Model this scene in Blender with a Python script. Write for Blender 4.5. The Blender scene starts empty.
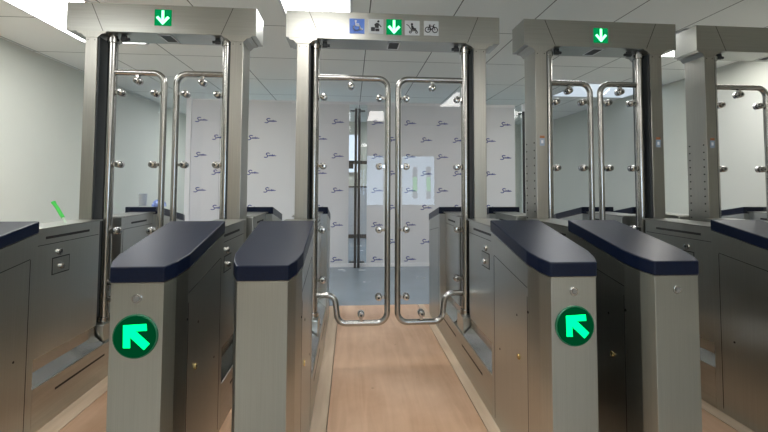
import bpy, bmesh, math, random
from mathutils import Vector, Matrix
random.seed(4)
C = bpy.context.scene.collection
PI = math.pi

# ---------------------------------------------------------------- materials
def base_mat(name):
    m = bpy.data.materials.new(name); m.use_nodes = True
    nt = m.node_tree; b = nt.nodes['Principled BSDF']
    return m, nt, b
def simple(name, col, rough=.5, metal=0.0, spec=.5):
    m, nt, b = base_mat(name)
    b.inputs['Base Color'].default_value = (*col, 1); b.inputs['Roughness'].default_value = rough
    b.inputs['Metallic'].default_value = metal; b.inputs['Specular IOR Level'].default_value = spec
    return m
def noisy(name, c1, c2, scale=(1,1,1), nscale=5, rough=(.3,.4), metal=0, bump=0.0, detail=4, coat=0):
    m, nt, b = base_mat(name); N = nt.nodes.new; L = nt.links.new
    tc = N('ShaderNodeTexCoord'); mp = N('ShaderNodeMapping'); mp.inputs['Scale'].default_value = scale
    no = N('ShaderNodeTexNoise'); no.inputs['Scale'].default_value = nscale; no.inputs['Detail'].default_value = detail
    L(tc.outputs['Object'], mp.inputs['Vector']); L(mp.outputs[0], no.inputs['Vector'])
    cr = N('ShaderNodeValToRGB'); cr.color_ramp.elements[0].position = .3; cr.color_ramp.elements[1].position = .7
    cr.color_ramp.elements[0].color = (*c1,1); cr.color_ramp.elements[1].color = (*c2,1)
    L(no.outputs['Fac'], cr.inputs['Fac']); L(cr.outputs[0], b.inputs['Base Color'])
    mr = N('ShaderNodeMapRange'); mr.inputs['To Min'].default_value = rough[0]; mr.inputs['To Max'].default_value = rough[1]
    L(no.outputs['Fac'], mr.inputs['Value']); L(mr.outputs[0], b.inputs['Roughness'])
    b.inputs['Metallic'].default_value = metal
    if coat: b.inputs['Coat Weight'].default_value = coat; b.inputs['Coat Roughness'].default_value = .12
    if bump:
        bp = N('ShaderNodeBump'); bp.inputs['Strength'].default_value = bump; bp.inputs['Distance'].default_value = .002
        L(no.outputs['Fac'], bp.inputs['Height']); L(bp.outputs[0], b.inputs['Normal'])
    return m
def emit(name, col, s):
    m = bpy.data.materials.new(name); m.use_nodes = True; nt = m.node_tree; nt.nodes.clear()
    e = nt.nodes.new('ShaderNodeEmission'); e.inputs[0].default_value = (*col,1); e.inputs[1].default_value = s
    o = nt.nodes.new('ShaderNodeOutputMaterial'); nt.links.new(e.outputs[0], o.inputs[0]); return m
def glass(name, tint, refl=1.5):
    m = bpy.data.materials.new(name); m.use_nodes = True; nt = m.node_tree; nt.nodes.clear(); N = nt.nodes.new; L = nt.links.new
    t = N('ShaderNodeBsdfTransparent'); t.inputs[0].default_value = (*tint,1)
    g = N('ShaderNodeBsdfGlossy'); g.inputs['Roughness'].default_value = .015
    f = N('ShaderNodeFresnel'); f.inputs[0].default_value = refl
    x = N('ShaderNodeMixShader'); o = N('ShaderNodeOutputMaterial')
    ge = N('ShaderNodeNewGeometry'); q = N('ShaderNodeMath'); q.operation='SUBTRACT'; q.inputs[0].default_value = 1.0; L(ge.outputs['Backfacing'], q.inputs[1]); p = N('ShaderNodeMath'); p.operation='MULTIPLY'; L(f.outputs[0], p.inputs[0]); L(q.outputs[0], p.inputs[1]); p2 = N('ShaderNodeMath'); p2.operation='MULTIPLY'; p2.inputs[1].default_value = 1.5; L(p.outputs[0], p2.inputs[0]); L(p2.outputs[0], x.inputs[0]); L(t.outputs[0], x.inputs[1]); L(g.outputs[0], x.inputs[2]); L(x.outputs[0], o.inputs[0]); return m

STEEL = noisy('brushed_steel', (.46,.47,.445), (.51,.52,.495), (120,120,1.2), 3, (.26,.38), 1, .05)
STEELH = noisy('brushed_steel_horizontal', (.37,.375,.35), (.42,.425,.40), (1.2,120,120), 3, (.27,.38), 1, .05)
POST = noisy('post_steel', (.38,.375,.345), (.44,.435,.40), (120,120,1.2), 3, (.3,.42), 1, .05)
BASE = noisy('base_steel', (.47,.46,.42), (.54,.53,.49), (30,1,30), 3, (.3,.42), 1, .05)
TUBE = noisy('polished_tube', (.42,.415,.40), (.46,.455,.44), (3,3,3), 2, (.20,.24), 1)
CHROME = simple('chrome', (.50,.49,.47), .16, 1)
LID = noisy('navy_lid', (.0025,.006,.021), (.004,.009,.028), (1,1,1), 120, (.30,.36), 0, .02)
LID.node_tree.nodes['Principled BSDF'].inputs['Specular IOR Level'].default_value = .28
BLACK = simple('black_gap', (.012,.012,.013), .5)
RUBBER = simple('dark_rubber', (.03,.035,.04), .4)
GLASS = glass('gate_glass', (.965,.968,.985))
CLEAR = glass('door_glass', (.93,.95,.95))
PLY = None
def plywood():
    m, nt, b = base_mat('plywood'); N = nt.nodes.new; L = nt.links.new
    tc = N('ShaderNodeTexCoord'); 
    mp = N('ShaderNodeMapping'); mp.inputs['Scale'].default_value = (9,.9,1); L(tc.outputs['Object'], mp.inputs['Vector'])
    n1 = N('ShaderNodeTexNoise'); n1.inputs['Scale'].default_value = 2.2; n1.inputs['Detail'].default_value = 6; n1.inputs['Distortion'].default_value = 1.0; L(mp.outputs[0], n1.inputs['Vector'])
    n2 = N('ShaderNodeTexNoise'); n2.inputs['Scale'].default_value = 2.6; n2.inputs['Detail'].default_value = 5; L(tc.outputs['Object'], n2.inputs['Vector'])
    r1 = N('ShaderNodeValToRGB'); r1.color_ramp.elements[0].position=.3; r1.color_ramp.elements[1].position=.72
    r1.color_ramp.elements[0].color=(.56,.32,.185,1); r1.color_ramp.elements[1].color=(.76,.50,.33,1)
    r2 = N('ShaderNodeValToRGB'); r2.color_ramp.elements[0].position=.35; r2.color_ramp.elements[1].position=.7
    r2.color_ramp.elements[0].color=(.54,.33,.20,1); r2.color_ramp.elements[1].color=(.84,.62,.45,1)
    mx = N('ShaderNodeMixRGB'); mx.inputs[0].default_value=.5
    L(n1.outputs['Fac'], r1.inputs[0]); L(n2.outputs['Fac'], r2.inputs[0]); L(r1.outputs[0], mx.inputs[1]); L(r2.outputs[0], mx.inputs[2])
    v = N('ShaderNodeTexVoronoi'); v.inputs['Scale'].default_value = 7; L(tc.outputs['Object'], v.inputs['Vector'])
    rv = N('ShaderNodeValToRGB'); rv.color_ramp.elements[0].position=.03; rv.color_ramp.elements[1].position=.06
    rv.color_ramp.elements[0].color=(.35,.24,.17,1); rv.color_ramp.elements[1].color=(1,1,1,1)
    L(v.outputs['Distance'], rv.inputs[0]); m2 = N('ShaderNodeMixRGB'); m2.blend_type='MULTIPLY'; m2.inputs[0].default_value=.5
    L(mx.outputs[0], m2.inputs[1]); L(rv.outputs[0], m2.inputs[2]); L(m2.outputs[0], b.inputs['Base Color'])
    b.inputs['Roughness'].default_value = .38; return m
PLY = plywood()
PLY2 = noisy('pale_plywood_strip', (.62,.47,.33), (.76,.60,.45), (9,.9,1), 3, (.4,.5))
FLOOR = noisy('blue_grey_vinyl', (.20,.25,.295), (.23,.28,.33), (1,1,1), 3, (.22,.3))
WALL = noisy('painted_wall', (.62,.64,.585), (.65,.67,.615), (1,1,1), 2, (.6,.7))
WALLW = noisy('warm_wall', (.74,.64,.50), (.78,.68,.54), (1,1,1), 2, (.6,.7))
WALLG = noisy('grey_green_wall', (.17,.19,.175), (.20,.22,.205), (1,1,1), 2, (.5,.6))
TILEF = noisy('warm_floor_tile', (.30,.29,.26), (.36,.34,.30), (1,1,1), 1.5, (.3,.4))
FROST = noisy('frosted_film', (.64,.655,.68), (.67,.685,.71), (1,1,1), 1.5, (.5,.6))
INK = simple('navy_print', (.015,.03,.27), .5)
BAR = simple('black_bar', (.015,.015,.017), .35)
WHITE = simple('white_frame', (.75,.76,.78), .45)
def ceiling_mat():
    m, nt, b = base_mat('ceiling_tiles'); N = nt.nodes.new; L = nt.links.new
    tc = N('ShaderNodeTexCoord'); sp = N('ShaderNodeSeparateXYZ'); L(tc.outputs['Object'], sp.inputs[0])
    def seam(out, period, phase):
        a = N('ShaderNodeMath'); a.operation='SUBTRACT'; a.inputs[1].default_value = phase; L(sp.outputs[out], a.inputs[0])
        w = N('ShaderNodeMath'); w.operation='PINGPONG'; w.inputs[1].default_value = period/2; L(a.outputs[0], w.inputs[0])
        g = N('ShaderNodeMath'); g.operation='LESS_THAN'; g.inputs[1].default_value = .0045; L(w.outputs[0], g.inputs[0]); return g
    s1 = seam('X', .65, .13); s2 = seam('Y', .89, 3.40)
    mx = N('ShaderNodeMath'); mx.operation='MAXIMUM'; L(s1.outputs[0], mx.inputs[0]); L(s2.outputs[0], mx.inputs[1])
    c = N('ShaderNodeMixRGB'); c.inputs[1].default_value=(.86,.88,.85,1); c.inputs[2].default_value=(.16,.17,.16,1)
    L(mx.outputs[0], c.inputs[0]); L(c.outputs[0], b.inputs['Base Color']); b.inputs['Roughness'].default_value=.8
    return m
CEIL = ceiling_mat()
LAMP = emit('lamp_panel', (1.0,1.0,.97), 11.0)
LAMPW = emit('warm_lamp_panel', (1.0,.97,.92), 9.0)
FILLC = emit('cool_fill_panel', (.97,1.0,1.0), 12.0)  # emission of the added fill panels hidden behind the partition
LAMPD = emit('dim_lamp_panel', (.80,.92,1.0), .62)
BOXL = emit('light_box_glow', (.75,.87,1.0), 1.0)
GREEN = emit('green_led', (.0,.9,.35), .8)
GREENC = emit('green_led_core', (.0,1.0,.17), 2.2)
GREEND = emit('green_led_unlit', (.0,.10,.03), .4)
SIGNG = emit('sign_green', (.0,.26,.07), .8)
SIGNA = emit('sign_arrow', (.22,1.0,.42), 3.0)
BLUE = simple('pictogram_blue', (.10,.23,.75), .4)
PALE = simple('pictogram_white', (.60,.63,.66), .4)
PWHITE = simple('pictogram_figure_white', (.85,.87,.9), .4)
PINK = simple('pictogram_black', (.02,.02,.025), .5)

# ---------------------------------------------------------------- mesh helpers
def new(): return bmesh.new()
def box(bm, x0,x1,y0,y1,z0,z1, mi=0, bev=0):
    t = bmesh.new()
    bmesh.ops.create_cube(t, size=1)
    for v in t.verts: v.co = Vector(((x0+x1)/2+v.co.x*(x1-x0), (y0+y1)/2+v.co.y*(y1-y0), (z0+z1)/2+v.co.z*(z1-z0)))
    if bev: bmesh.ops.bevel(t, geom=t.edges[:], offset=bev, segments=2, profile=.5, affect='EDGES')
    merge(bm, t, mi)
def merge(bm, t, mi=0):
    me = bpy.data.meshes.new('tmp')
    for f in t.faces: f.material_index = mi
    t.to_mesh(me); t.free(); bm.from_mesh(me); bpy.data.meshes.remove(me)
def prism(bm, plan, zb, zt, mi=0, bev=0):
    t = bmesh.new()
    lo = [t.verts.new((x,y,zb(y))) for x,y in plan]; hi = [t.verts.new((x,y,zt(y))) for x,y in plan]
    n = len(plan)
    for i in range(n): t.faces.new((lo[i],lo[(i+1)%n],hi[(i+1)%n],hi[i]))
    # split the caps into strips of equal y so that they stay planar
    for ring, flip in ((lo,1),(hi,0)):
        f = t.faces.new(ring[::-1] if flip else ring)
    bmesh.ops.recalc_face_normals(t, faces=t.faces[:])
    if bev: bmesh.ops.bevel(t, geom=t.edges[:], offset=bev, segments=2, profile=.5, affect='EDGES')
    merge(bm, t, mi)
def cyl(bm, c, axis, r, h, seg=24, mi=0, r2=None, bev=0):
    t = bmesh.new()
    bmesh.ops.create_cone(t, cap_ends=True, segments=seg, radius1=r, radius2=r if r2 is None else r2, depth=h)
    if bev: bmesh.ops.bevel(t, geom=[e for e in t.edges if len(e.link_faces)==2 and any(len(f.verts)>4 for f in e.link_faces)], offset=bev, segments=2, profile=.5, affect='EDGES')
    M = Matrix.Translation(Vector(c)) @ Vector((0,0,1)).rotation_difference(Vector(axis)).to_matrix().to_4x4()
    bmesh.ops.transform(t, matrix=M, verts=t.verts[:])
    merge(bm, t, mi)
def tube(bm, pts, r, seg=18, mi=0, up=(0,1,0)):
    t = bmesh.new(); P = [Vector(p) for p in pts]; rings = []
    for i,p in enumerate(P):
        d = ((P[min(i+1,len(P)-1)]-p).normalized() + (p-P[max(i-1,0)]).normalized()).normalized()
        a = Vector(up); a = (a-d*a.dot(d)).normalized(); b = d.cross(a)
        rings.append([t.verts.new(p+a*r*math.cos(k*2*PI/seg)+b*r*math.sin(k*2*PI/seg)) for k in range(seg)])
    for A,B in zip(rings, rings[1:]):
        for k in range(seg): t.faces.new((A[k],A[(k+1)%seg],B[(k+1)%seg],B[k]))
    t.faces.new(rings[0][::-1]); t.faces.new(rings[-1])
    bmesh.ops.recalc_face_normals(t, faces=t.faces[:]); merge(bm, t, mi)
def fillet(pts, radii, n=8):
    out = [Vector(pts[0])]
    for i in range(1, len(pts)-1):
        p = Vector(pts[i]); a = (Vector(pts[i-1])-p).normalized(); b = (Vector(pts[i+1])-p).normalized(); r = radii[i-1]
        ang = a.angle(b); tl = r/math.tan(ang/2); ctr = p+(a+b).normalized()*(r/math.sin(ang/2))
        s = p+a*tl-ctr; e = p+b*tl-ctr; w = s.angle(e)
        for k in range(n+1):
            q = k/n; out.append(ctr+(s*math.sin((1-q)*w)+e*math.sin(q*w))/math.sin(w))
    out.append(Vector(pts[-1])); return out
def flat(bm, poly, y, th=.002, mi=0):      # a polygon in x,z standing at y, th thick towards -y
    t = bmesh.new(); A = [t.verts.new((x,y,z)) for x,z in poly]; B = [t.verts.new((x,y-th,z)) for x,z in poly]; n=len(poly)
    t.faces.new(A); t.faces.new(B[::-1])
    for i in range(n): t.faces.new((A[i],A[(i+1)%n],B[(i+1)%n],B[i]))
    bmesh.ops.recalc_face_normals(t, faces=t.faces[:]); merge(bm, t, mi)
def stroke(bm, pts, w, y, th=.002, mi=0):
    for (x0,z0),(x1,z1) in zip(pts, pts[1:]):
        l = math.hypot(x1-x0,z1-z0) or 1e-6; dx,dz = (x1-x0)/l*w/2,(z1-z0)/l*w/2
        flat(bm, [(x0-dx-dz,z0-dz+dx),(x0-dx+dz,z0-dz-dx),(x1+dx+dz,z1+dz-dx),(x1+dx-dz,z1+dz+dx)], y, th, mi)
def circ(x,z,r,n=20,a0=0,a1=2*PI): return [(x+r*math.cos(a0+(a1-a0)*k/n), z+r*math.sin(a0+(a1-a0)*k/n)) for k in range(n if abs(a1-a0-2*PI)<1e-6 else n+1)]
def ringpts(x,z,r,n=20,a0=0,a1=2*PI): return [(x+r*math.cos(a0+(a1-a0)*k/n), z+r*math.sin(a0+(a1-a0)*k/n)) for k in range(n+1)]

def obj(name, bm, mats, parent=None, smooth=True, loc=None):
    me = bpy.data.meshes.new(name); 
    if parent is not None:
        bmesh.ops.translate(bm, verts=bm.verts[:], vec=-world_loc(parent))
    if smooth:
        for f_ in bm.faces: f_.smooth = True
        for e_ in bm.edges: e_.smooth = len(e_.link_faces)==2 and e_.calc_face_angle(3.0) < math.radians(21)
    bm.to_mesh(me); bm.free()
    for m in (mats if isinstance(mats,(list,tuple)) else [mats]): me.materials.append(m)
    o = bpy.data.objects.new(name, me); C.objects.link(o)
    if parent is not None: o.parent = parent
    return o
def world_loc(o):
    v = Vector(o.location)
    while o.parent: o = o.parent; v += Vector(o.location)
    return v
def thing(name, label, cat, loc, group=None):
    o = bpy.data.objects.new(name, None); C.objects.link(o); o.location = loc; o.empty_display_size=.1
    o['label']=label; o['category']=cat
    if group: o['group']=group
    return o
def tag(o, label, cat, group=None):
    o['label']=label; o['category']=cat
    if group: o['group']=group
    return o
def struct(name, bm, mats, smooth=False):
    o = obj(name, bm, mats, None, smooth); o['kind']='structure'; return o

# ---------------------------------------------------------------- room
CZ = 2.37; LX, RX = -3.15, 4.05; BY = 8.6; FY = -4.0; PY = 5.40
b = new(); box(b, LX,RX, 3.70,BY, -.05,0); struct('floor', b, FLOOR)
b = new()
for x0,x1,mi in ((LX,-1.57,0),(-1.34,-1.25,1),(-1.245,-.885,0),(-.88,-.79,1),(-.17,-.10,1),(-.096,.600,0),(.604,.656,1),(1.265,1.33,1),(1.335,1.69,0),(1.695,1.7615,1),(2.01,2.17,0),(2.40,2.48,1),(2.485,RX,0),(-.561,-.40,0),(.886,1.035,0)):
    box(b, x0,x1, 1.15,3.70, -.03,0, mi)
for x0,x1 in ((-1.57,-1.34),(-.79,-.561),(-.40,-.17),(.656,.886),(1.035,1.265),(1.7615,2.01),(2.17,2.40)): box(b, x0,x1,1.15,3.7,-.03,-.001,0)
box(b, LX,RX, 1.15,3.70, -.05,-.03, 2)
struct('floor', b, [PLY, PLY2, BLACK])
b = new(); box(b, LX,RX, FY,1.15, -.05,0); struct('floor', b, TILEF)
b = new(); box(b, LX-.1,RX+.1, FY-.1,BY+.1, CZ,CZ+.08); struct('ceiling', b, CEIL)
b = new(); box(b, LX-.1,LX, .6,BY, -.05,CZ); struct('wall_left', b, WALL)
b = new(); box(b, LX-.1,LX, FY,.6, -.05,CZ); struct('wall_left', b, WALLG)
b = new(); box(b, RX,RX+.1, .6,BY, -.05,CZ); struct('wall_right', b, WALL)
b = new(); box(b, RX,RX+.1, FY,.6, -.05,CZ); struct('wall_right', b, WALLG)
b = new(); box(b, LX-.1,RX+.1, BY,BY+.1, -.05,CZ); struct('wall_back', b, WALL)
b = new(); box(b, LX-.1,RX+.1, FY-.1,FY, -.05,CZ); struct('wall_front', b, WALLW)
b = new(); box(b, LX,LX+.012, 3.7,BY, 0,.09); struct('baseboard_left', b, WHITE)
b = new(); box(b, RX-.012,RX, 3.7,BY, 0,.09); struct('baseboard_right', b, WHITE)

def ceiling_light(x0,x1,y0,y1, mat, label, group=None):
    t = thing('ceiling_light', label, 'ceiling light', ((x0+x1)/2,(y0+y1)/2,CZ), group)
    b = new()
    for a in ((x0,x1,y0,y0+.02),(x0,x1,y1-.02,y1),(x0,x0+.02,y0,y1),(x1-.02,x1,y0,y1)): box(b, *a, CZ-.014,CZ-.0005)
    obj('frame', b, WHITE, t, False)
    b = new(); box(b, x0+.02,x1-.02,y0+.02,y1-.02, CZ-.008,CZ-.001); obj('diffuser', b, mat, t, False)
ceiling_light(-.52,.0, 2.35,3.40, LAMP, 'white ceiling light panel above the wide middle gateway')
ceiling_light(-2.47,-1.88, 2.35,3.94, LAMP, 'long white ceiling light panel at the upper left beside the left wall')
ceiling_light(-.52,.0, .55,1.62, LAMPW, 'ceiling light panel just in front of the wide gateway', 'ceiling lights on the viewer side of the gates')
ceiling_light(2.88,4.0, 4.95,5.75, LAMPD, 'bluish ceiling light panel seen through the right-hand glass gates')
BACKG = 'ceiling lights on the viewer side of the gates'
for x in (-2.3,.3,2.6):
    ceiling_light(x,x+.6,-3.4,-2.2, LAMPW, 'ceiling light panel behind the viewer', BACKG)
ceiling_light(1.43,2.03, -1.7,-.6, LAMPW, 'ceiling light panel over the viewer side at right', BACKG)
ceiling_light(-2.47,-1.88, .0,1.1, LAMP, 'ceiling light panel over the viewer side at left', BACKG)
ceiling_light(2.75,3.75, 3.15,3.85, LAMPW, 'added fill light panel hidden behind the right-hand overhead beam')  # added fill for the right wall and rear area, tucked behind the beam
ceiling_light(1.75,2.3, 3.15,3.8, LAMP, 'added fill light panel hidden by the right sign beam')  # extra unseen lamp, added to brighten the walls and partition beyond
for x in (-1.0,1.2): ceiling_light(x,x+.5,6.75,7.8, FILLC, 'added fill light panel, unseen in the room behind the frosted glass', 'added fill lights behind the frosted partition')  # lamps added to light the back room, set back out of sight
ceiling_light(-2.1,-1.6,6.75,7.8, FILLC, 'added cool fill light panel hidden behind the left frosted panel')  # added cool light for the left rear area, kept out of view

# ---------------------------------------------------------------- frosted partition with printed marks
def logo(bm, x, z, y, mi=1, s=1.0):
    # slanted capital S drawn as a swoosh and a short run of small joined letters
    S = [(-.022,.026),(-.038,.031),(-.056,.026),(-.062,.014),(-.050,.004),(-.040,-.006),(-.048,-.021),(-.064,-.027),(-.084,-.024)]
    stroke(bm, [(x+s*a,z+s*c) for a,c in S], (.0105)*s, y, .0015, mi)
    w = [(-.030,-.010),(-.024,.004),(-.018,-.010),(-.010,.004),(-.004,-.010),(.004,.003),(.010,-.010),(.018,.012),(.020,-.010),(.030,.003),(.034,-.010),(.044,.004),(.050,-.009),(.064,-.004)]
    stroke(bm, [(x+s*a,z+s*c) for a,c in w], .0065*s, y, .0015, mi)
def logo_panel(name, x0,x1, xphase, parent, struct_it=False):
    b = new(); box(b, x0,x1, PY,PY+.012, .02,2.135)
    r = 0; z = 1.896
    rows = []
    for k in range(-0,9):
        rows.append((1.882-.2235*k, k%2))
    for z,odd in rows:
        for i in range(-12,13):
            x = xphase + .4335*i + (.2168 if odd else 0)
            if x-.085>x0+.01 and x+.07<x1-.01: logo(b, x, z, PY)
    return obj(name, b, [FROST, INK], parent, False)
gp = bpy.data.objects.new('window_1', None); C.objects.link(gp); gp.location=(-1.4,PY,0); gp['kind']='structure'
logo_panel('frosted_panel', -2.03,-.78, -1.030, gp)
b = new(); box(b,-2.09,-2.03,PY-.02,PY+.03,0,2.16); box(b,-2.03,-.78,PY-.005,PY+.017,2.135,2.15); box(b,-2.03,-.78,PY-.01,PY+.02,0,.02); obj('window_frame', b, WHITE, gp, False)
d1 = bpy.data.objects.new('door_1', None); C.objects.link(d1); d1.location=(-.4,PY,0); d1['kind']='structure'
logo_panel('frosted_panel', -.7795,-.03, -.165, d1)
d2 = bpy.data.objects.new('door_2', None); C.objects.link(d2); d2.location=(.6,PY,0); d2['kind']='structure'
logo_panel('frosted_panel', .205,1.1045, .355, d2)
for d,(x0,x1) in ((d1,(-.03,.083)),(d2,(.093,.205))):
    b = new(); box(b,x0,x1,PY,PY+.012,.02,2.135); obj('clear_glass', b, CLEAR, d, False)
for d,(x0,x1) in ((d1,(-.775,.083)),(d2,(.093,1.10))):
    b = new(); box(b,x0,x1,PY-.006,PY+.018,.0,.045); box(b,x0,x1,PY-.006,PY+.018,2.115,2.15); obj('rail', b, WHITE, d, False)
def pull(d, x, xs):
    b = new(); tube(b, [(x,PY-.07,.0),(x,PY-.07,2.05)], .017)
    for z in (.075,2.02): tube(b, [(x,PY-.07,z),(x+xs,PY-.07,z)], .010, up=(0,0,1)); tube(b, [(x+xs*.5,PY-.07,z),(x+xs*.5,PY+.0,z)], .008, up=(0,0,1))
    h = obj('door_handle', b, BAR, d); return h
pull(d1, .058, -.075); pull(d2, .102, .075)
b = new(); box(b,-.03,.205,PY-.035,PY-.0,1.33,1.375,0,.004); box(b,-.03,.03,PY-.035,PY,1.27,1.335,0,.004)
obj('lock', b, BAR, d1)
gp2 = bpy.data.objects.new('window_2', None); C.objects.link(gp2); gp2.location=(1.65,PY,0); gp2['kind']='structure'
logo_panel('frosted_panel', 1.105,2.205, .355+.4335*2, gp2)
b = new(); box(b,1.105,2.205,PY-.006,PY+.018,0,.045); box(b,1.105,2.205,PY-.006,PY+.018,2.115,2.15); obj('window_frame', b, WHITE, gp2, False)
d3 = bpy.data.objects.new('door_3', None); C.objects.link(d3); d3.location=(2.27,PY,0); d3['kind']='structure'
b = new(); box(b,2.21,2.31,PY,PY+.012,.02,2.135); obj('clear_glass', b, CLEAR, d3, False)
b = new(); box(b,2.31,2.37,PY-.02,PY+.03,0,2.16); box(b,2.21,2.31,PY-.006,PY+.018,0,.045); obj('door_frame', b, WHITE, d3, False)
pull(d3, 2.298, -.07)
# things in the room behind the clear strip
t = thing('light_box', 'bright bluish light box seen through the clear strip between the door handles', 'light box', (.12,8.55,1.9))
b = new(); box(b,-.15,.16,8.52,8.60,1.30,2.10,0,.004); obj('case', b, WHITE, t)
b = new(); box(b,-.13,.14,8.512,8.519,1.32,2.08); obj('lit_face', b, BOXL, t)
t = thing('cabinet', 'pale grey cupboard in the room behind the frosted doors', 'cupboard', (.2,8.4,0))
b = new(); box(b,-.25,.55,8.2,8.58,.08,1.0,0,.006); obj('body', b, simple('pale_laminate',(.5,.52,.56),.4), t)
b = new(); box(b,-.28,.58,8.17,8.59,1.0,1.03,0,.004); obj('top', b, BAR, t)
b = new(); box(b,-.22,.52,8.22,8.56,0,.08); obj('plinth', b, BAR, t)

# ---------------------------------------------------------------- turnstile cabinets
LT = .904; SL = .196; YM = 2.465
def ztop(y):
    d = abs(y-YM)-.565
    return LT - SL*max(d,0)
def plan(x0,x1,far,e=0):
    ch=.034
    p = [(x0-e,1.9),(x1+e,1.9),(x1+e,1.5-e*.3),(x1-.013+e*.9,1.435-e*.7),(x1-ch+e*.6,1.388-e),(x0+ch-e*.6,1.388-e),(x0+.013-e*.9,1.435-e*.7),(x0-e,1.5-e*.3)]
    return [(x,2*YM-y) for x,y in p][::-1] if far else p
def arrow2d(cx,cz,s,ang):   # arrow pointing along ang
    P = [(1.0,0),(.02,1.0),(-.30,.72),(.18,.25),(-1.0,.25),(-1.0,-.25),(.18,-.25),(-.30,-.72),(.02,-1.0)]
    ca,sa = math.cos(ang),math.sin(ang)
    return [(cx+s*(a*ca-c*sa), cz+s*(a*sa+c*ca)) for a,c in P]
def cabinet(x0,x1,label, disc=False, lens=False, knobs=1):
    xc=(x0+x1)/2
    t = thing('turnstile_cabinet', label, 'turnstile', (xc,YM,0), 'turnstile cabinets')
    for far in (0,1):
        b = new(); prism(b, plan(x0,x1,far), lambda y:0, lambda y: ztop(y)-.050, 0, .0015)
        # panel seams: thin dark joints lying on both sides
        m = (lambda y: 2*YM-y) if far else (lambda y:y)
        for s,X in ((-1,x0),(1,x1)):
            a0,a1 = (X-.0006,X+.001) if s<0 else (X-.001,X+.0006)
            for ya,yb_ in ((1.505,1.86),):
                tt = bmesh.new()
                V=[]
                for y,dz in ((ya,0),(yb_,0),(yb_,-.003),(ya,-.003)):
                    z = ztop(1.9)-.155-(1.86-y)*SL*.85+dz
                    V.append((m(y),z))
                A=[tt.verts.new((a0,y,z)) for y,z in V]; B=[tt.verts.new((a1,y,z)) for y,z in V]
                tt.faces.new(A); tt.faces.new(B[::-1])
                for i in range(4): tt.faces.new((A[i],A[(i+1)%4],B[(i+1)%4],B[i]))
                bmesh.ops.recalc_face_normals(tt, faces=tt.faces[:]); merge(b, tt, 1)
            y0_,y1_ = sorted((m(1.505),m(1.508))); box(b, a0,a1, y0_,y1_, .02,.655,1)
            y0_,y1_ = sorted((m(1.86),m(1.863))); box(b, a0,a1, y0_,y1_, .02,.745,1)
        obj('housing', b, [STEEL, BLACK], t, False)
        b = new(); prism(b, plan(x0,x1,far,.004), lambda y: ztop(y)-.050, ztop, 0, .004)
        obj('lid', b, LID, t, False)
        # white edge trim under the lid
        b = new(); prism(b, plan(x0,x1,far,.0022), lambda y: ztop(y)-.0535, lambda y: ztop(y)-.0500, 0); obj('lid_trim', b, CHROME, t)
    # base, ledge and the two recessed infill bodies
    b = new(); box(b, x0,x1,1.9,3.03, 0,.19,0,.002)
    for s,X in ((-1,x0),(1,x1)):
        a0,a1 = (X-.0008,X+.001) if s<0 else (X-.001,X+.0008)
        box(b, a0,a1, 2.04,2.42,.126,.136,1); box(b, a0,a1,2.56,2.9,.126,.136,1)
    obj('base', b, [BASE, BLACK], t)
    for (ya,yb_) in ((1.9,2.415),(2.635,3.03)):
        b = new(); box(b, x0+.045,x1-.045,ya,yb_,.29,.860,0,.002)
        # sloping sill under the panel
        tt = bmesh.new()
        prof = [(x0+.006,.1905),(x1-.006,.1905),(x1-.055,.232),(x1-.055,.29),(x0+.055,.29),(x0+.055,.232)]
        A=[tt.verts.new((x,ya,z)) for x,z in prof]; B=[tt.verts.new((x,yb_,z)) for x,z in prof]
        tt.faces.new(A); tt.faces.new(B[::-1])
        for i in range(6): tt.faces.new((A[i],A[(i+1)%6],B[(i+1)%6],B[i]))
        bmesh.ops.recalc_face_normals(tt, faces=tt.faces[:]); merge(b, tt, 2)
        for s,X in ((-1,x0+.045),(1,x1-.045)):
            a0,a1 = (X-.0008,X+.001) if s<0 else (X-.001,X+.0008)
            box(b, a0,a1, ya+.02,yb_-.01,.786,.789,1)
            box(b, a0,a1, ya+.11,yb_-.09,.812,.824,1)
            box(b, a0,a1, ya+.015,ya+.018,.30,.787,1)
        obj('infill_panel', b, [STEEL, BLACK, TUBE], t)
        b = new(); box(b, x0+.030,x1-.030,ya+.005,yb_,.8600,.868,0,.002); obj('top_rail', b, STEELH, t)
    for s,X in ((-1,x0+.045),(1,x1-.045)):
        b = new(); cyl(b,(X+s*.004,2.10,.742),(s,0,0),.015,.012,20,0,bev=.002); cyl(b,(X+s*.0105,2.10,.742),(s,0,0),.006,.002,12,1); obj('key_lock', b, [CHROME, BLACK], t)
        b = new(); cyl(b,(X+s*.006,2.115,.672),(s,0,0),.013,.016,20,0,bev=.003); obj('knob', b, CHROME, t)
        b = new(); box(b, X-(.0025 if s<0 else 0),X+(.0025 if s>0 else 0),2.06,2.17,.645,.715,0,.0008); box(b, X-(.0012 if s<0 else 0),X+(.0012 if s>0 else 0),2.055,2.175,.640,.720,1); obj('key_plate', b, [STEELH, BLACK], t)
    # small holes and lock of the near housing
    for s,X in ((-1,x0),(1,x1)):
        for y,z in ((1.603,.558),(1.794,.352),(1.50,.60)):
            b = new(); cyl(b,(X,y,z),(s,0,0),.005,.002,10); obj('screw_hole', b, BLACK, t)
        b = new(); cyl(b,(X+s*.002,1.585,.404),(s,0,0),.011,.006,16,bev=.001); obj('brass_lock', b, simple('brass',(.6,.45,.2),.25,1), t)['label']='small brass lock'
    yf = 1.3865
    if lens or disc:
        b = new(); cyl(b,(xc,yf-.001,.703),(0,-1,0),.015,.006,20,0,bev=.001); cyl(b,(xc,yf-.0045,.703),(0,-1,0),.009,.002,16,1); obj('sensor_eye', b, [CHROME, simple('lens',(.3,.3,.3),.05,.6)], t)
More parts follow.
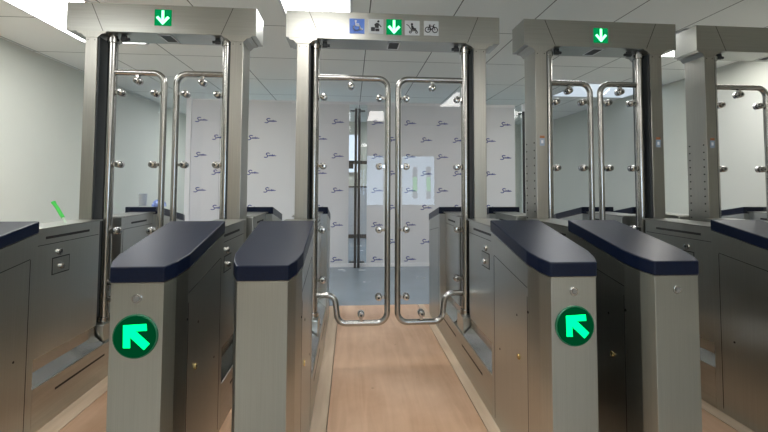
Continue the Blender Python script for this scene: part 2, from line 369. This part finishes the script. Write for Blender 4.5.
    if disc:
        b = new(); cyl(b,(xc,yf-.001,.586),(0,-1,0),.069,.008,48,0,bev=.002); obj('indicator_bezel', b, simple('bezel_green',(.02,.16,.08),.2), t)
        b = new(); cyl(b,(xc,yf-.006,.586),(0,-1,0),.064,.003,48,0); d = obj('indicator_disc', b, GREEND, t)
        b = new(); flat(b, arrow2d(xc+.002,.589,.050,math.radians(137)), yf-.0078,.001); obj('indicator_arrow', b, GREENC, t)['label']='glowing green arrow pointing up and left'
    return t
U = [(-1.57,-1.34),(-.79,-.561),(-.40,-.170),(.656,.886),(1.035,1.265),(1.7615,2.01),(2.17,2.40),(3.09,3.32)]
cabinet(*U[0], 'steel turnstile cabinet with navy lid at the far left edge, beside the left wall')
cabinet(*U[1], 'steel turnstile cabinet with green arrow disc left of the wide middle lane', disc=True)
cabinet(*U[2], 'steel turnstile cabinet with plain front bordering the wide lane on its left')
cabinet(*U[3], 'steel turnstile cabinet with green arrow disc bordering the wide lane on its right', disc=True)
cabinet(*U[4], 'steel turnstile cabinet with a sensor dot but no arrow, right of the right arrow disc', lens=True)
cabinet(*U[5], 'steel turnstile cabinet at the right edge, its sloping lid cut off by the frame')
cabinet(*U[6], 'steel turnstile cabinet under the riveted post nearest the right edge')
cabinet(*U[7], 'turnstile cabinet at the far right, only its rear navy lid showing')

# ---------------------------------------------------------------- overhead portals: beam + posts + signs
BZ0, BZ1, BY0, BY1 = 1.935, 2.101, 2.4385, 2.6266
def portal(x0,x1,posts,label,sign=None,icons=False,bolts=(),stickers=(),nubs=()):
    t = thing('gate_portal', label, 'gate portal', ((x0+x1)/2,2.52,0), 'overhead gate portals')
    b = new(); box(b, x0,x1,BY0,BY1,BZ0,BZ1,0,.002)
    zs = BZ0+.012
    for xa,xb in ((x0+.20,x0+.135),(x1-.20,x1-.135)):
        stroke(b, [(xa,BZ0+.004),(xb,BZ1-.004)], .003, BY0+.0004,.001, 1)
    box(b, x0+.2,x0+.203,BY0+.01,BY1-.01,BZ0-.0006,BZ0+.001,1); box(b, x1-.203,x1-.2,BY0+.01,BY1-.01,BZ0-.0006,BZ0+.001,1)
    obj('beam', b, [STEELH, BLACK], t)
    for px in posts:
        xa,xb = px
        b = new(); box(b, xa,xb,2.44,2.60,.19,BZ0-.012,0,.003); 
        if px in bolts:
            for k in range(11):
                z = .86+.047*k
                for y in (2.465,2.575): cyl(b,(xa-.001,y,z),(-1,0,0),.0045,.004,10,1)
        for z in (BZ0-.05,BZ0-.03):
            for xx in (xa+.015,xb-.015): cyl(b,(xx,2.4395,z),(0,-1,0),.003,.002,8,1)
        obj('post', b, [POST, BLACK], t)
        xl,xr = (xb,xb+.008) if px is posts[0] else (xa-.008,xa)
        b = new(); box(b, xl,xr,2.447,2.595,.19,BZ0-.03,0,.001); obj('dark_side_strip', b, RUBBER, t, False)  # strip added to darken the post's lane-side face beside the tube
        b = new(); tt=bmesh.new()
        prof=[(xa-.045,BZ0),(xb+.045,BZ0),(xb+.045,BZ0-.010),(xb+.02,BZ0-.016),(xb+.002,BZ0-.035),(xa-.002,BZ0-.035),(xa-.02,BZ0-.016),(xa-.045,BZ0-.010)]
        A=[tt.verts.new((x,2.436,z)) for x,z in prof]; B=[tt.verts.new((x,2.61,z)) for x,z in prof]
        tt.faces.new(A); tt.faces.new(B[::-1])
        for i in range(8): tt.faces.new((A[i],A[(i+1)%8],B[(i+1)%8],B[i]))
        bmesh.ops.recalc_face_normals(tt, faces=tt.faces[:]); merge(b,tt,0)
        obj('bracket', b, POST, t)
        if px in stickers:
            b = new(); xm=(xa+xb)/2; box(b, xm-.014,xm+.016,2.4385,2.4399,1.31,1.37,0); box(b, xm-.014,xm+.016,2.4380,2.4386,1.357,1.372,1); box(b, xm-.006,xm+.008,2.4380,2.4386,1.325,1.345,2)
            obj('sticker', b, [simple('sticker_blue',(.35,.45,.6),.5), simple('sticker_red',(.45,.18,.08),.5), PWHITE], t)
    for x,s in nubs:
        b = new(); cyl(b,(x,2.50,BZ0-.022),(s,0,0),.013,.03,14,bev=.002); cyl(b,(x+s*.022,2.50,BZ0-.022),(s,0,0),.009,.016,12); box(b,x-.012,x+.012,2.49,2.51,BZ0-.02,BZ0+.001)
        obj('stop_buffer', b, RUBBER, t)
    b = new(); xm=(x0+x1)/2; box(b, xm-.03,xm+.03,2.47,2.585,BZ0-.002,BZ0+.001); obj('beam_sensor', b, BLACK, t)
    b = new()
    for a in ((xm-.037,xm-.03,2.463,2.592),(xm+.03,xm+.037,2.463,2.592),(xm-.037,xm+.037,2.463,2.47),(xm-.037,xm+.037,2.585,2.592)): box(b,*a,BZ0-.003,BZ0+.001)
    obj('sensor_trim', b, WHITE, t, False)
    if sign:
        sx,sz = sign; y=BY0
        b = new(); box(b, sx-.047,sx+.047,y-.004,y+.001,sz-.047,sz+.047,0,.001); s_=obj('arrow_sign', b, SIGNG, t)
        b = new(); stroke(b, [(sx,sz+.034),(sx,sz-.030)], .014, y-.0045,.001); stroke(b, [(sx-.027,sz-.002),(sx,sz-.032),(sx+.027,sz-.002)], .015, y-.0045,.001)
        obj('arrow', b, SIGNA, s_)
    if icons:
        y=BY0; r=.045
        def tile(x,z,m,lab):
            b = new(); box(b, x-r,x+r,y-.003,y+.001,z-r,z+r,0,.0005); o=obj('pictogram_plate', b, m, t); o['label']=lab; return o
        x,z=.028,2.016; o=tile(x,z,BLUE,'blue wheelchair pictogram'); b=new(); Y=y-.0035
        stroke(b, ringpts(x-.002,z-.010,.018,16,math.radians(150),math.radians(380)), .006,Y); flat(b, circ(x-.008,z+.030,.006),Y)
        stroke(b, [(x-.008,z+.022),(x-.006,z+.002),(x+.014,z+.002),(x+.024,z-.022),(x+.031,z-.019)], .007,Y); stroke(b,[(x-.007,z+.012),(x+.010,z+.012)],.005,Y); obj('symbol', b, PWHITE, o, False)
        x,z=.142,2.018; o=tile(x,z,PALE,'luggage pictogram'); b=new()
        flat(b,[(x-.030,z-.030),(x-.006,z-.030),(x-.006,z-.006),(x-.030,z-.006)],Y); flat(b,[(x-.004,z-.030),(x+.020,z-.030),(x+.020,z-.014),(x-.004,z-.014)],Y)
        flat(b,circ(x+.014,z+.030,.007),Y); flat(b,[(x-.010,z+.012),(x+.004,z+.022),(x+.018,z+.018),(x+.016,z-.010),(x-.004,z-.010)],Y); stroke(b,[(x+.016,z+.014),(x+.030,z-.002)],.006,Y); obj('symbol', b, PINK, o, False)
        x,z=.362,2.016; o=tile(x,z,PALE,'stroller pictogram'); b=new()
        stroke(b,[(x-.034,z+.020),(x-.022,z+.012),(x+.0,z-.020)],.004,Y); flat(b,circ(x-.002,z+.022,.007),Y)
        flat(b,[(x-.008,z+.014),(x+.004,z+.014),(x+.010,z+.0),(x+.024,z-.002),(x+.022,z-.012),(x-.004,z-.012)],Y); stroke(b,[(x-.010,z-.020),(x+.026,z-.014)],.005,Y)
        for q in (-.012,.026): stroke(b,ringpts(x+q,z-.026,.006,12),.004,Y)
        obj('symbol', b, PINK, o, False)
        x,z=.479,2.018; o=tile(x,z,PALE,'bicycle pictogram'); b=new()
        for q in (-.022,.022): stroke(b,ringpts(x+q,z-.010,.016,18),.0045,Y)
        stroke(b,[(x-.022,z-.010),(x-.010,z+.012),(x+.014,z+.012),(x+.0,z-.010),(x-.022,z-.010)],.004,Y); stroke(b,[(x-.010,z+.012),(x+.0,z-.010)],.004,Y)
        stroke(b,[(x+.022,z-.010),(x+.012,z+.020),(x+.020,z+.022)],.004,Y); stroke(b,[(x-.012,z+.012),(x-.013,z+.019),(x-.007,z+.019)],.005,Y); obj('symbol', b, PINK, o, False)
    return t
P=[(-1.514,-1.447),(-.709,-.636),(-.326,-.254),(.743,.819),(1.131,1.205),(1.885,1.962),(2.254,2.322),(3.18,3.25)]
portal(-1.62,-.563,[P[0],P[1]],'steel overhead gate frame with green down arrow on the left', sign=(-1.091,2.026), nubs=((-1.335,1),(-.80,-1)))
portal(-.392,.905,[P[2],P[3]],'wide steel overhead gate frame with four pictograms around a green arrow', sign=(.251,2.018), icons=True, nubs=((-.165,1),(.65,-1)))
portal(1.061,2.062,[P[4],P[5]],'steel overhead gate frame with green down arrow on the right', sign=(1.558,2.010), bolts=(P[4],), stickers=(P[4],P[5]), nubs=((1.30,1),(1.785,-1)))
portal(2.203,3.40,[P[6],P[7]],'steel overhead gate frame cut off by the upper right edge', bolts=(P[6],), stickers=(P[6],), nubs=((2.41,1),))

# ---------------------------------------------------------------- glass gate leaves
def gate(xh, xf, label):
    s = 1 if xf>xh else -1; y=2.50; W=abs(xf-xh)
    t = thing('glass_gate', label, 'glass gate', (xh,y,.19), 'glass gate leaves')
    X = lambda d: xh+s*d
    b = new(); tube(b, [(xh,y,.28),(xh,y,1.93)], .026, 20); cyl(b,(xh,y,.30),(0,0,1),.034,.03,24,bev=.003); cyl(b,(xh,y,1.90),(0,0,1),.032,.03,24,bev=.003); obj('hinge_tube', b, TUBE, t)
    b = new(); box(b, xh-.038,xh+.038,2.43,2.57,.1905,.285,0,.004); obj('hinge_foot', b, STEEL, t)
    step = .13 if W>.4 else .10
    pts = [(X(.0),y,1.717),(X(W),y,1.717),(X(W),y,.243),(X(step+.02),y,.243),(X(step),y,.411),(X(.0),y,.411)]
    b = new(); tube(b, fillet(pts, [.062,.062,.055,.055]), .0175, 18); obj('gate_frame', b, TUBE, t)
    g0,g1 = .034, W-.026
    sh = step+.045
    prof = [(g0,.455),(sh-.0,.455),(sh+.0,.285),(sh+.02,.268),(g1-.03,.268),(g1,.298),(g1,1.65),(g1-.04,1.69),(g0,1.69)]
    b = new(); tt=bmesh.new(); A=[tt.verts.new((X(a),y-.005,z)) for a,z in prof]; B=[tt.verts.new((X(a),y+.005,z)) for a,z in prof]
    tt.faces.new(A); tt.faces.new(B[::-1]); n=len(prof)
    for i in range(n): tt.faces.new((A[i],A[(i+1)%n],B[(i+1)%n],B[i]))
    bmesh.ops.recalc_face_normals(tt, faces=tt.faces[:]); merge(b,tt,0); obj('glass_pane', b, GLASS, t, False)
    cl = [(.052,1.597,-1,0),(.052,1.178,-1,0),(.052,.795,-1,0),(.056,.500,-1,0),(W-.052,1.597,1,0),(W-.052,1.178,1,0),(W-.052,.795,1,0),(W-.052,.394,1,0),(W*.49,1.668,0,1),((W+step)*.5,.294,0,-1)]
    for d,z,ax,az in cl:
        b = new(); cyl(b,(X(d),y-.016,z),(0,-1,0),.021,.020,20,0,r2=.017,bev=.002); cyl(b,(X(d),y+.016,z),(0,1,0),.021,.020,20,0,bev=.002)
        cyl(b,(X(d),y-.0265,z),(0,-1,0),.006,.002,12,1)
        box(b, min(X(d),X(d+ax*.035))-(.009 if az else 0), max(X(d),X(d+ax*.035))+(.009 if az else 0), y-.010,y+.010, min(z,z+az*.04)-(0 if az else .009), max(z,z+az*.04)+(0 if az else .009),0,.001)
        obj('glass_clamp', b, [CHROME, RUBBER], t)
gate(-1.394,-1.100,'narrow glass gate leaf left of the pair in the left lane')
gate(-.742,-1.030,'narrow glass gate leaf right of the pair in the left lane')
gate(-.221,.222,'wide glass gate leaf on the left of the middle lane')
gate(.704,.284,'wide glass gate leaf on the right of the middle lane')
gate(1.240,1.518,'narrow glass gate leaf left of the pair in the right lane')
gate(1.848,1.585,'narrow glass gate leaf right of the pair in the right lane')
gate(2.357,2.737,'glass gate leaf at the right edge of the picture beyond the sticker post')
gate(3.14,2.80,'glass gate leaf outside the right edge of the picture')

# ---------------------------------------------------------------- small things
t = thing('plastic_strap', 'bright green plastic strap leaning up from the left cabinet beside the left post', 'strap', (-1.46,2.2,.868))
b = new()
tube(b, [(-1.508,2.235,.965),(-1.49,2.235,.940),(-1.472,2.23,.915),(-1.455,2.225,.893)], .0085, 10, up=(0,1,0)); cyl(b,(-1.510,2.235,.969),(-.6,0,1),.010,.012,12,bev=.002)
obj('strap_body', b, simple('green_plastic',(.05,.62,.08),.35), t)
b = new(); tube(b, [(-1.455,2.225,.893),(-1.446,2.222,.880),(-1.438,2.22,.869)], .005, 8); obj('strap_tip', b, simple('clear_plastic',(.6,.75,.6),.3), t)['label']='pale clear tip'
t = thing('cloth_bundle', 'small blue and white bundle resting on a rear navy lid behind the left gates', 'cloth', (-1.385,3.12,.904))
b = new(); tt=bmesh.new(); bmesh.ops.create_icosphere(tt, subdivisions=3, radius=1)
for v in tt.verts:
    n = 1+.12*math.sin(7*v.co.x+3*v.co.z)*math.cos(6*v.co.y+2*v.co.x)
    v.co = Vector((-1.385+v.co.x*.048*n, 3.12+v.co.y*.05*n, .904+max(v.co.z,-.05)*.048*n))
merge(b,tt,0); obj('cloth_body', b, noisy('blue_cloth',(.04,.10,.40),(.35,.45,.75),(1,1,1),30,(.6,.8)), t)
t = tag(obj('cup', (lambda b:(cyl(b,(-1.515,3.15,.904+.045),(0,0,1),.024,.09,20,0,r2=.03,bev=.003),b)[1])(new()), simple('grey_plastic',(.42,.46,.48),.3)), 'pale grey cup standing on a rear navy lid behind the left gates', 'cup')

# information screen standing behind the viewer, mirrored in the glass leaves
t = thing('display_screen', 'pale blue display screen whose reflection shows in the middle glass gates', 'screen', (.72,-1.0,0))
b = new(); box(b,.21,1.24,-1.06,-1.01,.75,1.50,0,.006); box(b,.69,.76,-1.05,-1.02,.04,.76); box(b,.5,.95,-1.2,-.85,0,.04,0,.01); obj('screen_housing', b, BAR, t)
b = new(); box(b,.23,1.22,-1.0095,-1.006,.77,1.48); obj('screen_face', b, emit('screen_glow',(.62,.80,1.0),4.4), t)
b = new()
for x in (.90,1.10): box(b,x,x+.07,-1.0058,-1.0050,.86,1.33,1); box(b,x+.005,x+.065,-1.0049,-1.0040,.97,1.18,0)
obj('screen_graphics', b, [emit('screen_green',(.25,.95,.35),3.4), emit('screen_grey',(.25,.35,.55),1.6)], t)

# ---------------------------------------------------------------- camera
cam = bpy.data.cameras.new('camera'); co = bpy.data.objects.new('camera', cam); C.objects.link(co)
f,yaw,pit,rol,cy = 412.344, math.radians(4.556), math.radians(2.6285), math.radians(.2552), 165.2728
eu = Vector((math.cos(yaw),-math.sin(yaw),0)); F = Vector((math.sin(yaw)*math.cos(pit),math.cos(yaw)*math.cos(pit),math.sin(pit)))
ev = -Vector((-math.sin(yaw)*math.sin(pit),-math.cos(yaw)*math.sin(pit),math.cos(pit)))
R_ = math.cos(rol)*eu-math.sin(rol)*ev; V_ = math.sin(rol)*eu+math.cos(rol)*ev
M = Matrix((( R_.x,-V_.x,-F.x,0),(R_.y,-V_.y,-F.y,0),(R_.z,-V_.z,-F.z,1.07),(0,0,0,1)))
co.matrix_world = M
cam.sensor_width = 36; cam.lens = f*36/768; cam.shift_y = -(216-cy)/768; cam.clip_start=.02
bpy.context.scene.camera = co
w = bpy.data.worlds.new('world'); bpy.context.scene.world = w; w.use_nodes=True
w.node_tree.nodes['Background'].inputs[0].default_value=(.7,.8,.85,1); w.node_tree.nodes['Background'].inputs[1].default_value=.2
vs = bpy.context.scene.view_settings; vs.view_transform='Standard'; vs.look='None'; vs.gamma=1; vs.use_curve_mapping=False; vs.exposure=.45
